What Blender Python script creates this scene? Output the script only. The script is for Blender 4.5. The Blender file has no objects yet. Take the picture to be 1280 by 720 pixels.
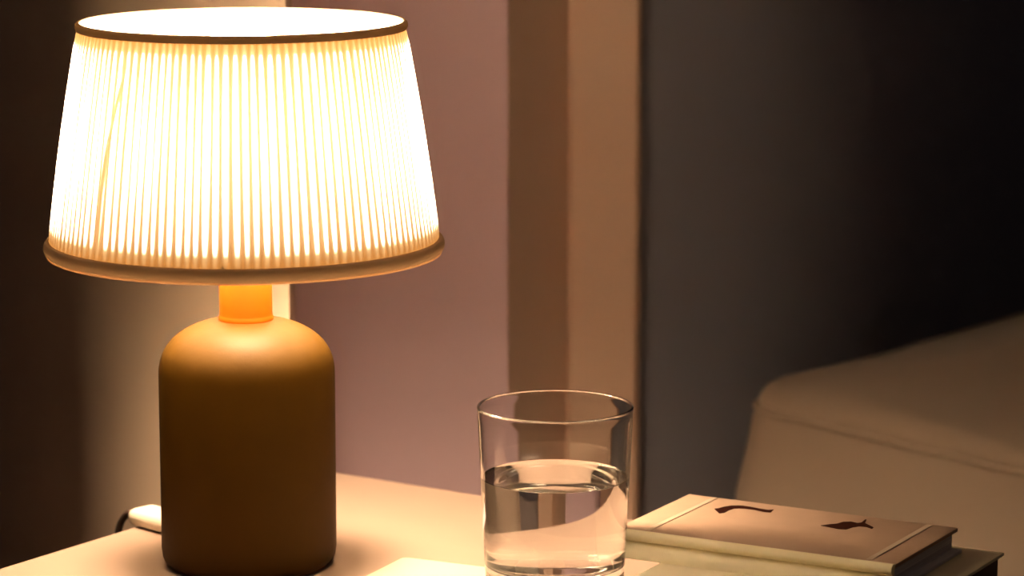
import bpy, bmesh, math, random
from mathutils import Vector, Matrix

PI = math.pi
random.seed(7)
scene = bpy.context.scene
COL = scene.collection

# ------------------------------------------------------------------ camera
cam_d = bpy.data.cameras.new('camera')
cam = bpy.data.objects.new('camera', cam_d)
COL.objects.link(cam)
cam.location = (0, 0, 1.02)
cam.rotation_euler = (math.radians(90 - 9.8), 0, 0)
cam_d.sensor_width = 36.0
cam_d.lens = 36.0 * 4000 / 1280
cam_d.clip_start = 0.05
cam_d.clip_end = 60
cam_d.dof.use_dof = True
cam_d.dof.focus_distance = 1.97
cam_d.dof.aperture_fstop = 112.5 / 17.0
scene.camera = cam

# ------------------------------------------------------------------ world and exposure
w = bpy.data.worlds.new('night_room'); scene.world = w
w.use_nodes = True
bg = w.node_tree.nodes['Background']
bg.inputs[0].default_value = (0.50, 0.44, 0.58, 1)
bg.inputs[1].default_value = 0.010
BULB_STRENGTH = 330.0
BULB_COLOR = (1.0, 0.72, 0.45, 1)

scene.view_settings.view_transform = 'Standard'
scene.view_settings.look = 'None'
scene.view_settings.exposure = 0.0
scene.view_settings.gamma = 1.0
scene.view_settings.use_curve_mapping = False
cy = scene.cycles
cy.max_bounces = 16
cy.diffuse_bounces = 6
cy.glossy_bounces = 6
cy.transmission_bounces = 14
cy.transparent_max_bounces = 12
cy.sample_clamp_indirect = 40.0
cy.blur_glossy = 0.6
cy.caustics_reflective = False
cy.caustics_refractive = True
cy.use_denoising = True
cy.use_adaptive_sampling = False


# ------------------------------------------------------------------ materials
def mat(name, color, rough=0.6, metal=0.0, noise=None, bump=None, trans=None, sheen=0.0, spec=0.5):
    m = bpy.data.materials.new(name); m.use_nodes = True
    nt = m.node_tree; b = nt.nodes['Principled BSDF']
    b.inputs['Base Color'].default_value = (*color, 1)
    b.inputs['Roughness'].default_value = rough
    b.inputs['Metallic'].default_value = metal
    b.inputs['Specular IOR Level'].default_value = spec
    if sheen: b.inputs['Sheen Weight'].default_value = sheen
    tc = nt.nodes.new('ShaderNodeTexCoord')
    if noise:
        sc_, amt, stretch = noise
        mp = nt.nodes.new('ShaderNodeMapping'); mp.inputs['Scale'].default_value = stretch
        nt.links.new(tc.outputs['Object'], mp.inputs['Vector'])
        n = nt.nodes.new('ShaderNodeTexNoise'); n.inputs['Scale'].default_value = sc_; n.inputs['Detail'].default_value = 4
        nt.links.new(mp.outputs[0], n.inputs['Vector'])
        r = nt.nodes.new('ShaderNodeValToRGB')
        r.color_ramp.elements[0].position = 0.3; r.color_ramp.elements[1].position = 0.7
        r.color_ramp.elements[0].color = (*[c * (1 - amt) for c in color], 1)
        r.color_ramp.elements[1].color = (*[min(1, c * (1 + amt)) for c in color], 1)
        nt.links.new(n.outputs['Fac'], r.inputs[0]); nt.links.new(r.outputs[0], b.inputs['Base Color'])
    if bump:
        sc_, st, dist = bump
        n = nt.nodes.new('ShaderNodeTexNoise'); n.inputs['Scale'].default_value = sc_; n.inputs['Detail'].default_value = 3
        nt.links.new(tc.outputs['Object'], n.inputs['Vector'])
        bp = nt.nodes.new('ShaderNodeBump'); bp.inputs['Strength'].default_value = st; bp.inputs['Distance'].default_value = dist
        nt.links.new(n.outputs['Fac'], bp.inputs['Height']); nt.links.new(bp.outputs[0], b.inputs['Normal'])
    if trans:
        t = nt.nodes.new('ShaderNodeBsdfTranslucent'); t.inputs['Color'].default_value = (*trans[0], 1)
        mx = nt.nodes.new('ShaderNodeMixShader'); mx.inputs[0].default_value = trans[1]
        nt.links.new(b.outputs[0], mx.inputs[1]); nt.links.new(t.outputs[0], mx.inputs[2])
        nt.links.new(mx.outputs[0], nt.nodes['Material Output'].inputs['Surface'])
    return m


def pleat_material():
    """thin gathered fabric: 'layers' tells how many layers of cloth overlap at a fold"""
    m = bpy.data.materials.new('pleated_fabric'); m.use_nodes = True
    nt = m.node_tree
    for n in list(nt.nodes): nt.nodes.remove(n)
    out = nt.nodes.new('ShaderNodeOutputMaterial')
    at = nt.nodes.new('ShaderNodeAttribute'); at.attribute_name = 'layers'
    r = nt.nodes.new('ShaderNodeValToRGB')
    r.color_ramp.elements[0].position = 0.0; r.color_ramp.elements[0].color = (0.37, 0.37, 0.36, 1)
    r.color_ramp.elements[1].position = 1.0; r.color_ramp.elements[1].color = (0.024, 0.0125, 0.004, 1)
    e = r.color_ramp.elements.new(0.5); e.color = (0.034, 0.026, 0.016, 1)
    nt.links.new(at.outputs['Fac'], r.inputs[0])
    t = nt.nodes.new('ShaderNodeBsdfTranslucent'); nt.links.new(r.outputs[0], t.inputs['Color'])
    d = nt.nodes.new('ShaderNodeBsdfDiffuse'); d.inputs['Color'].default_value = (0.34, 0.33, 0.30, 1)
    ad = nt.nodes.new('ShaderNodeAddShader')
    nt.links.new(t.outputs[0], ad.inputs[0]); nt.links.new(d.outputs[0], ad.inputs[1])
    nt.links.new(ad.outputs[0], out.inputs['Surface'])
    return m


def glass_mat(name, ior, color=(1, 1, 1), rough=0.0):
    m = bpy.data.materials.new(name); m.use_nodes = True
    nt = m.node_tree; nt.nodes.remove(nt.nodes['Principled BSDF'])
    g = nt.nodes.new('ShaderNodeBsdfGlass'); g.inputs['IOR'].default_value = ior
    g.inputs['Color'].default_value = (*color, 1); g.inputs['Roughness'].default_value = rough
    nt.links.new(g.outputs[0], nt.nodes['Material Output'].inputs['Surface'])
    return m


def emit_mat(name, color, s):
    m = bpy.data.materials.new(name); m.use_nodes = True
    nt = m.node_tree; nt.nodes.remove(nt.nodes['Principled BSDF'])
    e = nt.nodes.new('ShaderNodeEmission'); e.inputs[0].default_value = color; e.inputs[1].default_value = s
    nt.links.new(e.outputs[0], nt.nodes['Material Output'].inputs['Surface'])
    return m


M = {}
M['wall_near'] = mat('warm_plaster', (0.88, 0.67, 0.50), 0.85, bump=(60, 0.1, 0.001))
M['wall_mauve'] = mat('mauve_plaster', (0.68, 0.49, 0.56), 0.85, noise=(1.2, 0.05, (3, 3, .3)))
M['casing'] = mat('tan_painted_casing', (0.72, 0.50, 0.38), 0.6, noise=(2, 0.04, (3, 3, .3)))
M['wall_grey'] = mat('blue_grey_plaster', (0.43, 0.43, 0.52), 0.85, bump=(60, 0.1, 0.001))
M['floor'] = mat('brown_floorboards', (0.20, 0.12, 0.07), 0.5, noise=(3, 0.25, (1, 12, 1)))
M['ceiling'] = mat('off_white_ceiling', (0.5, 0.48, 0.45), 0.9)
M['table'] = mat('pale_lacquered_wood', (0.34, 0.238, 0.185), 0.55, noise=(5, 0.025, (1, 5, 1)), spec=0.3)
M['knob'] = mat('brushed_brass', (0.75, 0.55, 0.25), 0.35, 1.0)
M['pleats'] = pleat_material()
M['trim_top'] = mat('brown_trim_tape', (0.42, 0.30, 0.20), 0.8, trans=((0.35, 0.26, 0.16), 0.20), bump=(400, 0.3, 0.0005))
M['trim_bottom'] = mat('tan_trim_tape', (0.50, 0.36, 0.24), 0.8, trans=((0.5, 0.4, 0.28), 0.25), bump=(300, 0.4, 0.001))
M['piping'] = mat('pale_cord', (0.8, 0.68, 0.52), 0.8, trans=((0.7, 0.5, 0.32), 0.35))
M['ceramic'] = mat('ochre_ceramic', (0.053, 0.0235, 0.0008), 0.55, 0.0, bump=(220, 0.15, 0.0008), noise=(40, 0.05, (1, 1, 1)), spec=0.10)
M['foot'] = mat('dark_felt', (0.25, 0.11, 0.03), 0.9)
M['neck'] = mat('amber_lacquer', (0.33, 0.062, 0.0005), 0.5, spec=0.10)
M['bulb'] = emit_mat('lit_bulb', BULB_COLOR, BULB_STRENGTH)
M['brass'] = mat('brass', (0.8, 0.6, 0.3), 0.35, 1.0)
M['white_plastic'] = mat('cream_plastic', (0.80, 0.72, 0.58), 0.4)
M['dark_cord'] = mat('dark_brown_cord', (0.06, 0.03, 0.02), 0.6)
M['glass'] = glass_mat('clear_glass', 1.48)
M['water'] = glass_mat('water', 1.333)
M['paper'] = mat('cream_paper', (0.52, 0.43, 0.32), 0.75)
M['paper_edge'] = mat('paper_pages', (0.75, 0.68, 0.55), 0.9, noise=(4, 0.15, (1, 1, 250)))
M['cover_pink'] = mat('pinkish_tan_cover', (0.45, 0.30, 0.215), 0.6, noise=(18, 0.10, (1, 1, 1)))
M['cover_line'] = mat('pale_pink_border', (0.56, 0.42, 0.32), 0.6)
M['spine'] = mat('cream_spine', (0.95, 0.84, 0.58), 0.6, noise=(25, 0.08, (1, 1, 1)))
M['ink'] = mat('dark_brown_ink', (0.03, 0.007, 0.004), 0.8, spec=0.05)
M['pages_grey'] = mat('grey_pages', (0.80, 0.78, 0.85), 0.9, noise=(4, 0.25, (1, 1, 300)))
M['cover_edge'] = mat('lavender_grey_board', (0.75, 0.72, 0.80), 0.8)
M['cream_cover'] = mat('cream_cloth_cover', (0.88, 0.78, 0.56), 0.7, bump=(500, 0.2, 0.0003))
M['dark_pages'] = mat('dark_brown_page_edges', (0.14, 0.09, 0.06), 0.9)
M['sheet'] = mat('beige_fitted_sheet', (0.42, 0.33, 0.26), 0.95, bump=(35, 0.25, 0.004), sheen=0.1)
M['bed_base'] = mat('brown_bed_base', (0.25, 0.17, 0.11), 0.8)


# ------------------------------------------------------------------ helpers
def link(name, bm, m, parent=None, smooth=True, auto=None):
    me = bpy.data.meshes.new(name)
    bmesh.ops.recalc_face_normals(bm, faces=bm.faces)
    if auto is not None:
        for e in bm.edges:
            if len(e.link_faces) == 2 and e.calc_face_angle(0) > math.radians(auto): e.smooth = False
    bm.to_mesh(me); bm.free()
    for p in me.polygons: p.use_smooth = smooth
    o = bpy.data.objects.new(name, me); COL.objects.link(o)
    if m: me.materials.append(m)
    if parent: o.parent = parent
    return o


def thing(name, label, cat, loc=(0, 0, 0), rz=0.0, group=None):
    o = bpy.data.objects.new(name, None); COL.objects.link(o)
    o.empty_display_size = 0.05
    o.location = loc; o.rotation_euler = (0, 0, rz)
    o['label'] = label; o['category'] = cat
    if group: o['group'] = group
    return o


def struct(name, bm, m, smooth=False):
    o = link(name, bm, m, None, smooth); o['kind'] = 'structure'; return o


def box(bm, x0, x1, y0, y1, z0, z1, bev=0.0, seg=3):
    vs = [bm.verts.new((x, y, z)) for z in (z0, z1) for x, y in ((x0, y0), (x1, y0), (x1, y1), (x0, y1))]
    fs = [(3, 2, 1, 0), (4, 5, 6, 7), (0, 1, 5, 4), (1, 2, 6, 5), (2, 3, 7, 6), (3, 0, 4, 7)]
    faces = [bm.faces.new([vs[i] for i in f]) for f in fs]
    if bev:
        es = list({e for f in faces for e in f.edges})
        bmesh.ops.bevel(bm, geom=es, offset=bev, segments=seg, profile=0.5, affect='EDGES')
    return bm


def lathe(bm, prof, n=96, cap0=True, cap1=True, cx=0, cy_=0):
    rings = []
    for r, z in prof:
        if r < 1e-6:
            rings.append([bm.verts.new((cx, cy_, z))])
        else:
            rings.append([bm.verts.new((cx + r * math.cos(2 * PI * i / n), cy_ + r * math.sin(2 * PI * i / n), z)) for i in range(n)])
    for a, b in zip(rings, rings[1:]):
        for i in range(n):
            j = (i + 1) % n
            if len(a) == 1 and len(b) == 1: continue
            if len(a) == 1: bm.faces.new((a[0], b[j], b[i]))
            elif len(b) == 1: bm.faces.new((a[i], a[j], b[0]))
            else: bm.faces.new((a[i], a[j], b[j], b[i]))
    if cap0 and len(rings[0]) > 1: bm.faces.new(rings[0][::-1])
    if cap1 and len(rings[-1]) > 1: bm.faces.new(rings[-1])
    return bm


def closed_lathe(bm, prof, n=96):
    """profile is a closed loop"""
    rings = [[bm.verts.new((r * math.cos(2 * PI * i / n), r * math.sin(2 * PI * i / n), z)) for i in range(n)] for r, z in prof]
    for k in range(len(rings)):
        a, b = rings[k], rings[(k + 1) % len(rings)]
        for i in range(n):
            j = (i + 1) % n
            bm.faces.new((a[i], a[j], b[j], b[i]))
    return bm


def tube(bm, pts, r, n=10, closed=False):
    pts = [Vector(p) for p in pts]
    rings = []
    N = len(pts)
    up = Vector((0, 0, 1))
    for i, p in enumerate(pts):
        a = pts[i - 1] if (i > 0 or closed) else pts[i]
        b = pts[(i + 1) % N] if (i < N - 1 or closed) else pts[i]
        t = (b - a).normalized()
        s = t.cross(up)
        if s.length < 1e-4: s = t.cross(Vector((1, 0, 0)))
        s.normalize(); u = s.cross(t).normalized()
        rings.append([bm.verts.new(p + r * (math.cos(2 * PI * k / n) * s + math.sin(2 * PI * k / n) * u)) for k in range(n)])
    rng = range(N) if closed else range(N - 1)
    for i in rng:
        a, b = rings[i], rings[(i + 1) % N]
        for k in range(n):
            l = (k + 1) % n
            bm.faces.new((a[k], a[l], b[l], b[k]))
    if not closed:
        bm.faces.new(rings[0][::-1]); bm.faces.new(rings[-1])
    return bm


def smooth_path(pts, sub=8):
    P = [Vector(p) for p in pts]; out = []
    for i in range(len(P) - 1):
        p0 = P[max(i - 1, 0)]; p1 = P[i]; p2 = P[i + 1]; p3 = P[min(i + 2, len(P) - 1)]
        for k in range(sub):
            t = k / sub
            out.append(0.5 * ((2 * p1) + (-p0 + p2) * t + (2 * p0 - 5 * p1 + 4 * p2 - p3) * t * t + (-p0 + 3 * p1 - 3 * p2 + p3) * t ** 3))
    out.append(P[-1]); return out


def prism(bm, poly, z0, z1):
    a = [bm.verts.new((x, y, z0)) for x, y in poly]; b = [bm.verts.new((x, y, z1)) for x, y in poly]
    bm.faces.new(a[::-1]); bm.faces.new(b)
    n = len(poly)
    for i in range(n):
        j = (i + 1) % n
        bm.faces.new((a[i], a[j], b[j], b[i]))
    return bm


# ------------------------------------------------------------------ room
ROOM_H = 2.5
bm = bmesh.new(); box(bm, -2.6, 3.2, -0.8, 5.6, -0.05, 0.0)
struct('floor', bm, M['floor'])
bm = bmesh.new(); box(bm, -2.6, 3.2, -0.8, 5.6, ROOM_H, ROOM_H + 0.05)
struct('ceiling', bm, M['ceiling'])

def bend_path(p, steps):
    """walk from p: each step is (length, slope dx/dy)"""
    out = [Vector(p)]
    for l, sl in steps:
        out.append(out[-1] + Vector((sl, 1.0)).normalized() * l)
    return out


def curved_wall(name, front, back, m):
    """front: list of plan points of the visible face; back closes the outline"""
    bm = bmesh.new()
    prism(bm, [tuple(p) for p in front] + back, 0, ROOM_H)
    o = struct(name, bm, m, True)
    for e in o.data.edges:
        pass
    o.data.polygons[0].use_smooth = False; o.data.polygons[1].use_smooth = False
    bm = bmesh.new(); bm.from_mesh(o.data)
    for e in bm.edges:
        if len(e.link_faces) == 2 and e.calc_face_angle(0) > math.radians(18): e.smooth = False
    bm.to_mesh(o.data); bm.free()
    return o


# left wall: its outer corner stands just behind the lamp, then it bends away
fr = bend_path((-0.158, 2.235), [(0.14, -0.80)] + [(0.018, -0.80 + 0.52 * (k + 1) / 14) for k in range(14)] + [(2.3, -0.28)])
far = fr[-1]
curved_wall('wall_left', fr, [(far.x + 0.12, far.y), (-0.178, 2.62), (-0.172, 2.44)], M['wall_near'])

# back wall behind the bedside table, seen between the left wall corner and the casing
bm = bmesh.new(); prism(bm, [(-0.24, 2.56), (-0.003, 2.53), (-0.003, 2.66), (-0.24, 2.66)], 0, ROOM_H)
struct('wall_back', bm, M['wall_mauve'])
# casing: recessed reveal and a proud face
bm = bmesh.new(); prism(bm, [(-0.003, 2.532), (0.0465, 2.600), (0.0465, 2.66), (-0.003, 2.66)], 0, ROOM_H)
struct('trim_1', bm, M['casing'])
bm = bmesh.new(); prism(bm, [(0.0465, 2.598), (0.0500, 2.594), (0.1010, 2.582), (0.1050, 2.586), (0.1050, 2.66), (0.0465, 2.66)], 0, ROOM_H)
struct('trim_2', bm, M['casing'])
# grey wall running away behind the bed
fr = bend_path((0.1045, 2.595), [(0.10, 1.10)] + [(0.022, 1.10 - 0.80 * (k + 1) / 16) for k in range(16)] + [(2.2, 0.30)])
far = fr[-1]
curved_wall('wall_right', fr, [(far.x - 0.12, far.y), (0.06, 2.70), (0.06, 2.66)], M['wall_grey'])

# ------------------------------------------------------------------ bedside table
TZ = 0.5
C0 = Vector((-0.138, 2.2438))
ux = Vector((0.829, -0.559)).normalized()          # along the back edge, to the right
ang = math.atan2(ux.y, ux.x)
TL, TD = 0.60, 0.44
table = thing('bedside_table', 'pale cream wooden bedside table under the lamp, glass and books', 'bedside table', (C0.x, C0.y, 0), ang)
bm = bmesh.new(); box(bm, 0, TL, -TD, 0, TZ - 0.024, TZ, 0.0015, 2)
link('tabletop', bm, M['table'], table, True, 30)
bm = bmesh.new()
box(bm, 0.02, 0.036, -TD + 0.02, -0.012, 0.22, TZ - 0.0245)
box(bm, TL - 0.036, TL - 0.02, -TD + 0.02, -0.012, 0.22, TZ - 0.0245)
box(bm, 0.036, TL - 0.036, -0.028, -0.012, 0.22, TZ - 0.0245)
box(bm, 0.036, TL - 0.036, -TD + 0.02, -0.028, 0.22, 0.236)
link('carcass', bm, M['table'], table, False)
bm = bmesh.new(); box(bm, 0.038, TL - 0.038, -TD + 0.005, -TD + 0.0195, 0.24, TZ - 0.028, 0.003)
dr = link('drawer', bm, M['table'], table, True, 30)
bm = bmesh.new()
lathe(bm, [(0.006, 0), (0.006, 0.012), (0.013, 0.016), (0.014, 0.022), (0.010, 0.027), (0, 0.028)], 24)
bmesh.ops.rotate(bm, verts=bm.verts, cent=(0, 0, 0), matrix=Matrix.Rotation(PI / 2, 3, 'X'))
bmesh.ops.translate(bm, verts=bm.verts, vec=(TL / 2, -TD + 0.0055, 0.36))
link('knob', bm, M['knob'], dr)
for lx in (0.045, TL - 0.045):
    for ly in (-TD + 0.045, -0.04):
        bm = bmesh.new()
        lathe(bm, [(0.011, 0.0), (0.013, 0.004), (0.020, 0.2195)], 20, cx=lx, cy_=ly)
        link('leg', bm, M['table'], table, True, 40)

# ------------------------------------------------------------------ lamp
LX, LY = -0.1676, 1.984
lamp = thing('table_lamp', 'lit table lamp with pleated cream shade and rounded ochre ceramic base', 'lamp', (LX, LY, TZ))
# ceramic body (z measured from the tabletop)
R = 0.0556
prof = [(0.0, 0.0015), (0.051, 0.0015), (0.0536, 0.0030), (0.0549, 0.0060), (R, 0.011)]
prof += [(R, 0.011 + (0.122 - 0.011) * k / 12) for k in range(1, 13)]
zc, zt, rt = 0.122, 0.1585, 0.0
for k in range(1, 25):
    a = PI / 2 * k / 24
    e = 2 / 2.35
    prof.append((R * max(0.0, math.cos(a)) ** e, zc + (zt - zc) * math.sin(a) ** e))
prof = [p for p in prof if p[0] > 0.015 or p[1] < 0.1]
prof.append((0.0, prof[-1][1]))
bm = bmesh.new(); lathe(bm, prof, 128)
link('lamp_body', bm, M['ceramic'], lamp, True, 50)
bm = bmesh.new(); lathe(bm, [(0.0, 0.0), (0.0500, 0.0), (0.0505, 0.0008), (0.0500, 0.0014), (0.0, 0.0014)], 96)
link('foot_pad', bm, M['foot'], lamp, True, 40)
bm = bmesh.new()
lathe(bm, [(0.0, 0.1560), (0.0172, 0.1570), (0.0174, 0.1588), (0.0168, 0.1600), (0.0166, 0.1612), (0.0166, 0.2000), (0.0158, 0.2010), (0.0, 0.2010)], 64)
link('neck', bm, M['neck'], lamp, True, 40)
# socket and bulb
bm = bmesh.new()
lathe(bm, [(0.0, 0.2010), (0.0130, 0.2010), (0.0130, 0.2030), (0.0120, 0.2040), (0.0120, 0.2330), (0.0, 0.2330)], 40)
link('bulb_socket', bm, M['brass'], lamp, True, 40)
bm = bmesh.new()
bz = 0.299
pr = [(0.0, 0.2331), (0.0125, 0.2331), (0.0135, 0.2440)]
BR = 0.042
for k in range(0, 13):
    a = -1.15 + (PI / 2 + 1.15) * k / 12
    pr.append((BR * math.cos(a), bz + BR * math.sin(a)))
pr[-1] = (0.0, bz + BR)
lathe(bm, pr, 20)
link('bulb', bm, M['bulb'], lamp)

# shade
Z0, Z1 = 0.2045, 0.3465        # bottom and top of the shade above the tabletop
R0, R1 = 0.1222, 0.1012
NPL = 128
SUB = 12
ROWS = 44
NV = NPL * SUB


def shade_r(t):                # t 0 bottom .. 1 top, slightly bellied
    return R0 + (R1 - R0) * t + 0.0012 * math.sin(PI * t)


rnd = random.Random(3)
pl_w = [rnd.uniform(0.85, 1.18) for _ in range(NPL)]
tot = sum(pl_w); cum = [0]
for x in pl_w: cum.append(cum[-1] + x / tot)
depth = [rnd.uniform(0.75, 1.25) for _ in range(NPL)]
dens = [rnd.uniform(0.7, 1.0) for _ in range(NPL)]
ph = [rnd.uniform(0, 6.28) for _ in range(NPL)]
bm = bmesh.new()
lay = []
grid = []
ODD = math.radians(232.5)      # an untidy fold on the left front
for j in range(ROWS + 1):
    t = j / ROWS
    z = Z0 + 0.001 + (Z1 - Z0 - 0.005) * t
    r = shade_r(t)
    row = []
    edge = min(t, 1 - t)
    amp = 0.0013 * min(1, 0.25 + edge / 0.12)
    for i in range(NPL):
        for k in range(SUB):
            s = k / SUB
            u = cum[i] + (cum[i + 1] - cum[i]) * s
            wob = 0.0016 * math.sin(ph[i] + t * 5.0) * math.sin(PI * s) * (1 if i % 3 else 1.6) / 1.0
            th = 2 * PI * u + wob
            tri = math.sin(PI * s) ** 0.7                       # ridge in the middle, sharp valley
            rr = r + amp * depth[i] * (tri - 0.6)
            v = bm.verts.new((rr * math.cos(th), rr * math.sin(th), z)); row.append(v)
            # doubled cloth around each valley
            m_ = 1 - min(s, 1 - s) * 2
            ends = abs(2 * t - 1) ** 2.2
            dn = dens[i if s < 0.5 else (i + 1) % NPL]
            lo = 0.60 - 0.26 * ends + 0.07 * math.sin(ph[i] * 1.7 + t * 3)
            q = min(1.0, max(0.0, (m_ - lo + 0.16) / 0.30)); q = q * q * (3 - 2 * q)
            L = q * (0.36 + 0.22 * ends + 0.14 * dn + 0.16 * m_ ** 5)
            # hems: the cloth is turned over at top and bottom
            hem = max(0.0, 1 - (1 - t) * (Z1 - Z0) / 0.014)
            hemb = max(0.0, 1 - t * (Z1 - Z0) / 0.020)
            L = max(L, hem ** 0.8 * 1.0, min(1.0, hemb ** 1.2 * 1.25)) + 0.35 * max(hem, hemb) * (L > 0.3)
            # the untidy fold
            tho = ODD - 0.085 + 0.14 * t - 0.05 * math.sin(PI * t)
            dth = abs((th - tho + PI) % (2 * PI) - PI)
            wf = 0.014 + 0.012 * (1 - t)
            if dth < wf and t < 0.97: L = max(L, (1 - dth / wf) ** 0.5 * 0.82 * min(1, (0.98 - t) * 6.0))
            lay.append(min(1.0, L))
    grid.append(row)
for j in range(ROWS):
    for i in range(NV):
        k = (i + 1) % NV
        bm.faces.new((grid[j][i], grid[j][k], grid[j + 1][k], grid[j + 1][i]))
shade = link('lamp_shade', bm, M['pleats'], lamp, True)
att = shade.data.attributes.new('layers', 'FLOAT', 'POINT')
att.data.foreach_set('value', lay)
# trims on the shade
r1 = R1
zt = Z1 - 0.0050
bm = bmesh.new()
closed_lathe(bm, [(r1 - 0.0014, zt), (r1 + 0.0012, zt - 0.0010), (r1 + 0.0020, zt + 0.001), (r1 + 0.0016, zt + 0.0030), (r1 + 0.0006, zt + 0.0040), (r1 - 0.0010, zt + 0.0040), (r1 - 0.0014, zt + 0.0034)], 160)
link('top_trim', bm, M['trim_top'], shade, True, 60)
bm = bmesh.new()
P = []
for k in range(15):             # rolled band bulging outwards at the hem
    a = -PI / 2 + PI * k / 14
    P.append((R0 + 0.0006 + 0.0026 * math.cos(a), Z0 + 0.0010 + 0.0042 * math.sin(a)))
P += [(R0 - 0.0012, Z0 + 0.0050), (R0 - 0.0014, Z0 - 0.0020)]
closed_lathe(bm, P, 160)
link('bottom_trim', bm, M['trim_bottom'], shade, True, 60)
bm = bmesh.new()
tube(bm, [((R0 + 0.0008) * math.cos(2 * PI * i / 160), (R0 + 0.0008) * math.sin(2 * PI * i / 160), Z0 - 0.0036) for i in range(160)], 0.0009, 8, True)
link('hem_cord', bm, M['piping'], shade)
# spider: ring on the socket and three arms to the bottom rim
bm = bmesh.new()
closed_lathe(bm, [(0.0122, 0.2100), (0.0140, 0.2100), (0.0140, 0.2110), (0.0122, 0.2110)], 32)
for k in range(3):
    a = 2 * PI * k / 3 + 0.5
    tube(bm, [(0.0135 * math.cos(a), 0.0135 * math.sin(a), 0.2105), ((R0 - 0.0012) * math.cos(a), (R0 - 0.0012) * math.sin(a), 0.2105)], 0.0010, 6)
link('shade_carrier', bm, M['brass'], shade)

# power cord and its inline switch, lying at the table's left edge
SW = Vector((-0.2330 - LX, 2.0700 - LY, 0.0))
eo = Vector((-0.829, 0.559, 0)).normalized()       # towards the left edge
cord_pts = [(-0.036, 0.040, 0.0040), (-0.044, 0.052, 0.0026), (-0.045, 0.068, 0.0026), (SW.x + 0.004, SW.y - 0.003, 0.0045)]
sd = Vector((-0.70, 0.71, 0)).normalized()
end = SW + sd * 0.018
cord_pts2 = [(end.x, end.y, 0.0050), (end.x + 0.010 * sd.x, end.y + 0.010 * sd.y, 0.0046), (end.x + 0.020 * sd.x, end.y + 0.020 * sd.y, 0.0028),
             (end.x + 0.030 * sd.x, end.y + 0.030 * sd.y, -0.014), (end.x + 0.032 * sd.x, end.y + 0.034 * sd.y, -0.060), (end.x + 0.030 * sd.x, end.y + 0.10 * sd.y, -0.095),
             (-0.250 - LX, 2.420 - LY, -0.090), (-0.2390 - LX, 2.4330 - LY, -0.090)]
bm = bmesh.new(); tube(bm, smooth_path(cord_pts), 0.0024, 10); tube(bm, smooth_path(cord_pts2), 0.0024, 10)
cord = link('power_cord', bm, M['dark_cord'], lamp)
bm = bmesh.new()
box(bm, -0.030, 0.030, -0.012, 0.012, 0.0003, 0.0120, 0.0056, 5)
sa = math.atan2(sd.y, sd.x)
bmesh.ops.rotate(bm, verts=bm.verts, cent=(0, 0, 0), matrix=Matrix.Rotation(sa, 3, 'Z'))
bmesh.ops.translate(bm, verts=bm.verts, vec=SW - sd * 0.006)
sw = link('inline_switch', bm, M['white_plastic'], cord)
sw['label'] = 'cream inline switch'

# ------------------------------------------------------------------ paper booklet under the glass
ub = Vector((0.903, -0.430)).normalized()
pc = Vector((-0.0690, 1.9830))
book_a = math.atan2(ub.y, ub.x)
bklt = thing('booklet', 'thin cream paper booklet lying flat under the glass of water', 'booklet', (pc.x, pc.y, TZ), book_a)
W_, D_, T_ = 0.125, 0.175, 0.0032


def rounded_slab(bm, x0, x1, y0, y1, z0, z1, r, n=6):
    poly = []
    for cx, cy_, a0 in ((x1 - r, y1 - r, 0), (x0 + r, y1 - r, PI / 2), (x0 + r, y0 + r, PI), (x1 - r, y0 + r, 1.5 * PI)):
        for k in range(n + 1):
            a = a0 + PI / 2 * k / n
            poly.append((cx + r * math.cos(a), cy_ + r * math.sin(a)))
    return prism(bm, poly, z0, z1)


bm = bmesh.new(); rounded_slab(bm, 0, W_, -D_, 0, T_ - 0.0005, T_, 0.004)
link('cover', bm, M['paper'], bklt, False)
bm = bmesh.new(); rounded_slab(bm, 0.0005, W_ - 0.0005, -D_ + 0.0005, -0.0005, 0.0, T_ - 0.00052, 0.004)
link('pages', bm, M['paper_edge'], bklt, False)

# ------------------------------------------------------------------ glass of water
GX, GY, GZ = 0.0262, 1.9031, TZ + T_
g = thing('water_glass', 'clear straight tumbler half full of water on the cream booklet', 'glass', (GX, GY, GZ))
H = 0.1158
WT = 0.00135
ro = lambda z: 0.0422 + (0.0476 - 0.0422) * (z / H)
outer = [(0.0, 0.0012), (0.030, 0.0012), (0.0385, 0.0), (0.0408, 0.0008), (0.0418, 0.0026)]
outer += [(ro(z), z) for z in [0.005 + (H - 0.002 - 0.005) * k / 20 for k in range(21)]]
rim = [(ro(H) + 0.0001, H - 0.0009), (ro(H) - 0.0005, H - 0.0001), (ro(H) - 0.0013, H - 0.0001), (ro(H) - 0.0019, H - 0.0010)]
FB = 0.0160                                        # thick foot
inner = [(ro(z) - WT - (0.0005 if z > H - 0.003 else 0), z) for z in [H - 0.003 - (H - 0.003 - FB - 0.006) * k / 20 for k in range(21)]]
inner += [(ro(FB) - WT - 0.0010, FB + 0.0030), (ro(FB) - WT - 0.0032, FB + 0.0010), (ro(FB) - WT - 0.0070, FB), (0.020, FB - 0.0002), (0.0, FB - 0.0003)]
bm = bmesh.new(); lathe(bm, outer + rim + inner, 128)
link('tumbler', bm, M['glass'], g, True)
WZ = 0.0722
bm = bmesh.new()
ov = 0.00015
wat = [(0.0, FB - 0.0003 - ov), (0.020, FB - 0.0002 - ov), (ro(FB) - WT - 0.0070 + ov, FB - ov), (ro(FB) - WT - 0.0032 + ov, FB + 0.0010 - ov), (ro(FB) - WT - 0.0010 + ov, FB + 0.0030)]
wat += [(ro(z) - WT + ov, z) for z in [FB + 0.006 + (WZ - FB - 0.006) * k / 10 for k in range(11)]]
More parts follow.
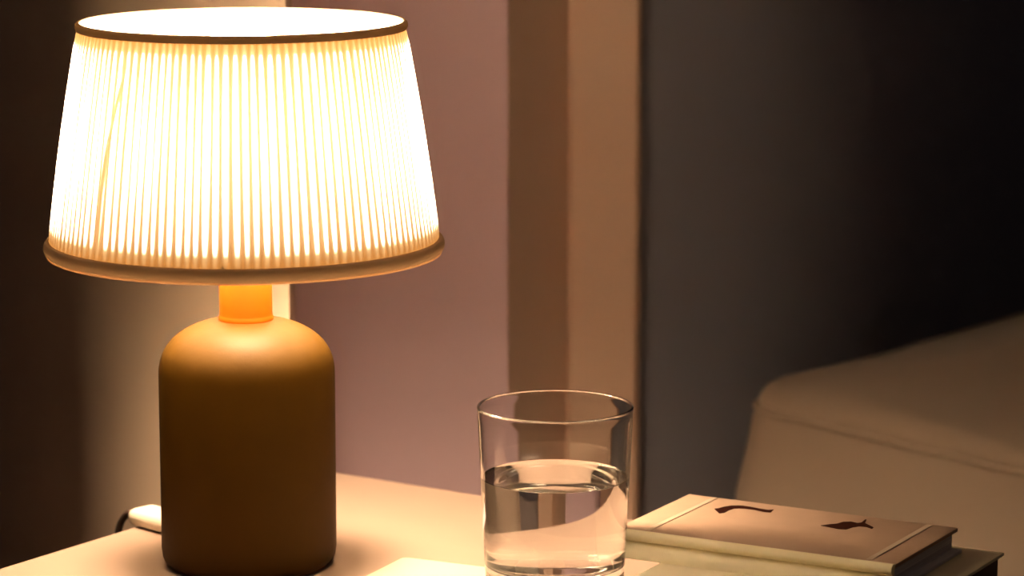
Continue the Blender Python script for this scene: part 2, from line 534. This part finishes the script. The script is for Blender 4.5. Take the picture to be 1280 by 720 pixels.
wat += [(ro(WZ) - WT - 0.0008, WZ - 0.0007), (ro(WZ) - WT - 0.0022, WZ - 0.0010), (0.025, WZ - 0.0011), (0.0, WZ - 0.0011)]
lathe(bm, wat, 128)
wo = link('water', bm, M['water'], g, True, 60)

# ------------------------------------------------------------------ books
# large cream book lying beneath
a2 = math.radians(-29)
u2 = Vector((math.cos(a2), math.sin(a2)))
c2 = Vector((0.3066, 1.9355))                      # its back right corner
big = thing('hardback_book', 'larger cream book lying flat beneath the pinkish tan book', 'book', (c2.x, c2.y, TZ), a2)
BL_, BD_, BT_ = 0.176, 0.172, 0.0186
bm = bmesh.new()
box(bm, -BL_, 0, -BD_, 0, BT_ - 0.0022, BT_, 0.0006, 2)
box(bm, -BL_, 0, -BD_, 0, 0.0, 0.0022, 0.0006, 2)
box(bm, -BL_, -BL_ + 0.0022, -BD_, 0, 0.0015, BT_ - 0.0015, 0.0006, 2)
link('cover', bm, M['cream_cover'], big, True, 30)
bm = bmesh.new(); box(bm, -BL_ + 0.0023, -0.003, -BD_ + 0.003, -0.003, 0.0023, BT_ - 0.0023)
link('pages', bm, M['dark_pages'], big, False)

# smaller book on top, its spine towards the camera
a3 = math.radians(-29)
sb = thing('paperback_book', 'small book with pinkish tan cover and two dark brush marks, on the larger book', 'book', (0.1700, 1.9330, TZ + BT_ + 0.0001), a3)
SL, SD, ST = 0.186, 0.108, 0.0158
x0, x1, y0, y1 = -SL / 2, SL / 2, -SD / 2, SD / 2
bm = bmesh.new(); box(bm, x0, x1, y0 + 0.004, y1, ST - 0.0026, ST, 0.0008, 2)
cv = link('front_cover', bm, M['cover_pink'], sb, True, 30)
bm = bmesh.new(); box(bm, x0, x1 + 0.003, y0 + 0.002, y1, 0.0, 0.0026, 0.0007, 2)
o = link('back_cover', bm, M['cover_edge'], sb, True, 30)
bm = bmesh.new(); box(bm, x0 + 0.003, x1 - 0.003, y0 + 0.0035, y1 - 0.003, 0.0025, ST - 0.0027)
link('pages', bm, M['pages_grey'], sb, False)
# spine: flat lower face and a rounded ridge along the cover's hinge
bm = bmesh.new()
cross = [(y0 + 0.0034, 0.0002), (y0 - 0.0058, 0.0003), (y0 - 0.0052, 0.0020), (y0 - 0.0036, 0.0048), (y0 - 0.0008, 0.0078), (y0 + 0.0022, 0.0096),
         (y0 - 0.0004, 0.0108), (y0 - 0.0010, 0.0128), (y0 - 0.0004, 0.0150), (y0 + 0.0014, 0.0163), (y0 + 0.0036, 0.0164), (y0 + 0.0058, 0.0159), (y0 + 0.0040, 0.0120)]
NS = 60
rows = []
for i in range(NS + 1):
    x = x0 + SL * i / NS
    q = 0.00025 * math.sin(i * 1.3) + 0.00015 * math.sin(i * 3.1)
    rows.append([bm.verts.new((x, yy + (q if 3 < k < 8 else 0), zz)) for k, (yy, zz) in enumerate(cross)])
for a, b in zip(rows, rows[1:]):
    for k in range(len(cross)):
        l = (k + 1) % len(cross)
        bm.faces.new((a[k], b[k], b[l], a[l]))
bm.faces.new(rows[0]); bm.faces.new(rows[-1][::-1])
link('spine', bm, M['spine'], sb, True, 50)
# raised border lines near both short ends of the cover
for xx, ww in ((x0 + 0.020, 0.004), (x1 - 0.018, 0.004)):
    bm = bmesh.new(); box(bm, xx - ww / 2, xx + ww / 2, y0 + 0.008, y1 - 0.002, ST - 0.0001, ST + 0.0004, 0.0002, 1)
    link('border_line', bm, M['cover_line'], cv, False)
inv = Matrix.Rotation(-a3, 2)


def loc(p):
    return inv @ (Vector(p) - Vector((0.1700, 1.9330)))


marks = [
[(0.12886, 1.98367), (0.13205, 1.98581), (0.13534, 1.98924), (0.14014, 1.99225), (0.14631, 1.99268), (0.15219, 1.98924), (0.15793, 1.98409), (0.16275, 1.98068), (0.16638, 1.98153), (0.16377, 1.9743), (0.15981, 1.97557), (0.15414, 1.9811), (0.14777, 1.98452), (0.14168, 1.98495), (0.13783, 1.98068), (0.13431, 1.97345), (0.13119, 1.97219), (0.13001, 1.9777)] ,
[(0.19246, 1.94014), (0.19773, 1.94301), (0.20289, 1.94465), (0.20739, 1.9496), (0.21244, 1.95002), (0.21606, 1.9463), (0.21873, 1.94795), (0.22219, 1.95666), (0.22246, 1.95458), (0.22056, 1.9463), (0.22252, 1.94137), (0.22483, 1.93523), (0.22343, 1.93157), (0.22048, 1.93645), (0.21618, 1.93809), (0.21194, 1.93564), (0.20741, 1.93035), (0.20253, 1.93116), (0.19797, 1.93523)] ,
]
for mk in marks:
    bm = bmesh.new()
    prism(bm, [tuple(loc(p)) for p in mk], ST + 0.00002, ST + 0.0003)
    bmesh.ops.triangulate(bm, faces=[f for f in bm.faces if len(f.verts) > 4])
    link('brush_mark', bm, M['ink'], cv, False)

# ------------------------------------------------------------------ bed
Bp = Vector((0.181, 2.542))
e1 = Vector((math.cos(math.radians(50)), math.sin(math.radians(50))))
e2 = Vector((math.cos(math.radians(-51)), math.sin(math.radians(-51))))
LEN1, LEN2 = 1.9, 0.95
bed = thing('bed', 'bed with beige fitted sheet, its rounded mattress corner behind the books', 'bed', (Bp.x, Bp.y, 0))


def rect_ring(off, rad, n=10, m=40):
    """rounded parallelogram inset by off, corner radius rad, relative to Bp"""
    c = [Vector((0, 0)), e2 * LEN2, e1 * LEN1 + e2 * LEN2, e1 * LEN1]
    pts = []
    for i in range(4):
        p = c[i]; a = (c[i - 1] - p).normalized(); b = (c[(i + 1) % 4] - p).normalized()
        sn = abs(a.x * b.y - a.y * b.x)
        q = p + (a + b) * (off / sn)
        half = math.acos(max(-1, min(1, a.dot(b)))) / 2
        tl = rad / math.tan(half)
        s, e = q + a * tl, q + b * tl
        cen = q + (a + b).normalized() * (rad / math.sin(half))
        a0 = math.atan2(s.y - cen.y, s.x - cen.x); a1 = math.atan2(e.y - cen.y, e.x - cen.x)
        d = (a1 - a0 + PI) % (2 * PI) - PI
        for k in range(n + 1):
            aa = a0 + d * k / n
            pts.append(cen + rad * Vector((math.cos(aa), math.sin(aa))))
    out = []
    for i, p in enumerate(pts):
        q = pts[(i + 1) % len(pts)]
        if i % (n + 1) == n:
            for k in range(m): out.append(p.lerp(q, k / m))
        else: out.append(p)
    return out


prof = [(0.010, 0.215, .05), (0.002, 0.222, .055), (-0.006, 0.26, .06), (-0.012, 0.32, .06), (-0.014, 0.37, .06), (-0.012, 0.41, .06), (-0.006, 0.445, .06), (-0.0010, 0.474, .058),
        (0.003, 0.482, .055), (0.0035, 0.485, .055), (0.0015, 0.488, .056), (0.004, 0.494, .055), (0.009, 0.499, .05), (0.017, 0.503, .05), (0.03, 0.506, .05), (0.06, 0.511, .05), (0.11, 0.524, .05), (0.18, 0.542, .05), (0.27, 0.558, .04), (0.38, 0.564, .03)]
bm = bmesh.new(); rings = []
for j, (off, z, rad) in enumerate(prof):
    ring = []
    pts = rect_ring(off, rad)
    for i, p in enumerate(pts):
        wv = 0.0015 * math.sin(i * 0.9) + 0.002 * math.sin(i * 0.37 + 1)
        cen = (e1 * LEN1 + e2 * LEN2) / 2
        dn = (p - cen).normalized()
        k = 1.0 if 2 <= j <= 7 else (0.25 if j < 14 else 0)
        ring.append(bm.verts.new((p.x + dn.x * wv * k, p.y + dn.y * wv * k, z + (0.0018 * math.sin(i * 0.5 + j) if j > 11 else 0))))
    rings.append(ring)
for a, b in zip(rings, rings[1:]):
    n = len(a)
    for i in range(n):
        l = (i + 1) % n
        bm.faces.new((a[i], a[l], b[l], b[i]))
bm.faces.new(rings[0][::-1]); bm.faces.new(rings[-1])
mt = link('mattress', bm, M['sheet'], bed, True)
bm = bmesh.new()
tube(bm, [(p.x, p.y, 0.4838 + 0.0006 * math.sin(i * 1.7)) for i, p in enumerate(rect_ring(0.0005, .055))], 0.0028, 8, True)
link('seam_piping', bm, M['sheet'], mt)
bm = bmesh.new()
prism(bm, [tuple(p) for p in rect_ring(0.015, .04, 6, 1)], 0.06, 0.2149)
link('bed_base', bm, M['bed_base'], bed, False)
for f1, f2 in ((0.05, 0.08), (0.05, 0.92), (0.95, 0.08), (0.95, 0.92)):
    p = e1 * LEN1 * f1 + e2 * LEN2 * f2
    bm = bmesh.new(); lathe(bm, [(0.022, 0), (0.028, 0.0599)], 20, cx=p.x, cy_=p.y)
    link('leg', bm, M['bed_base'], bed, True, 40)
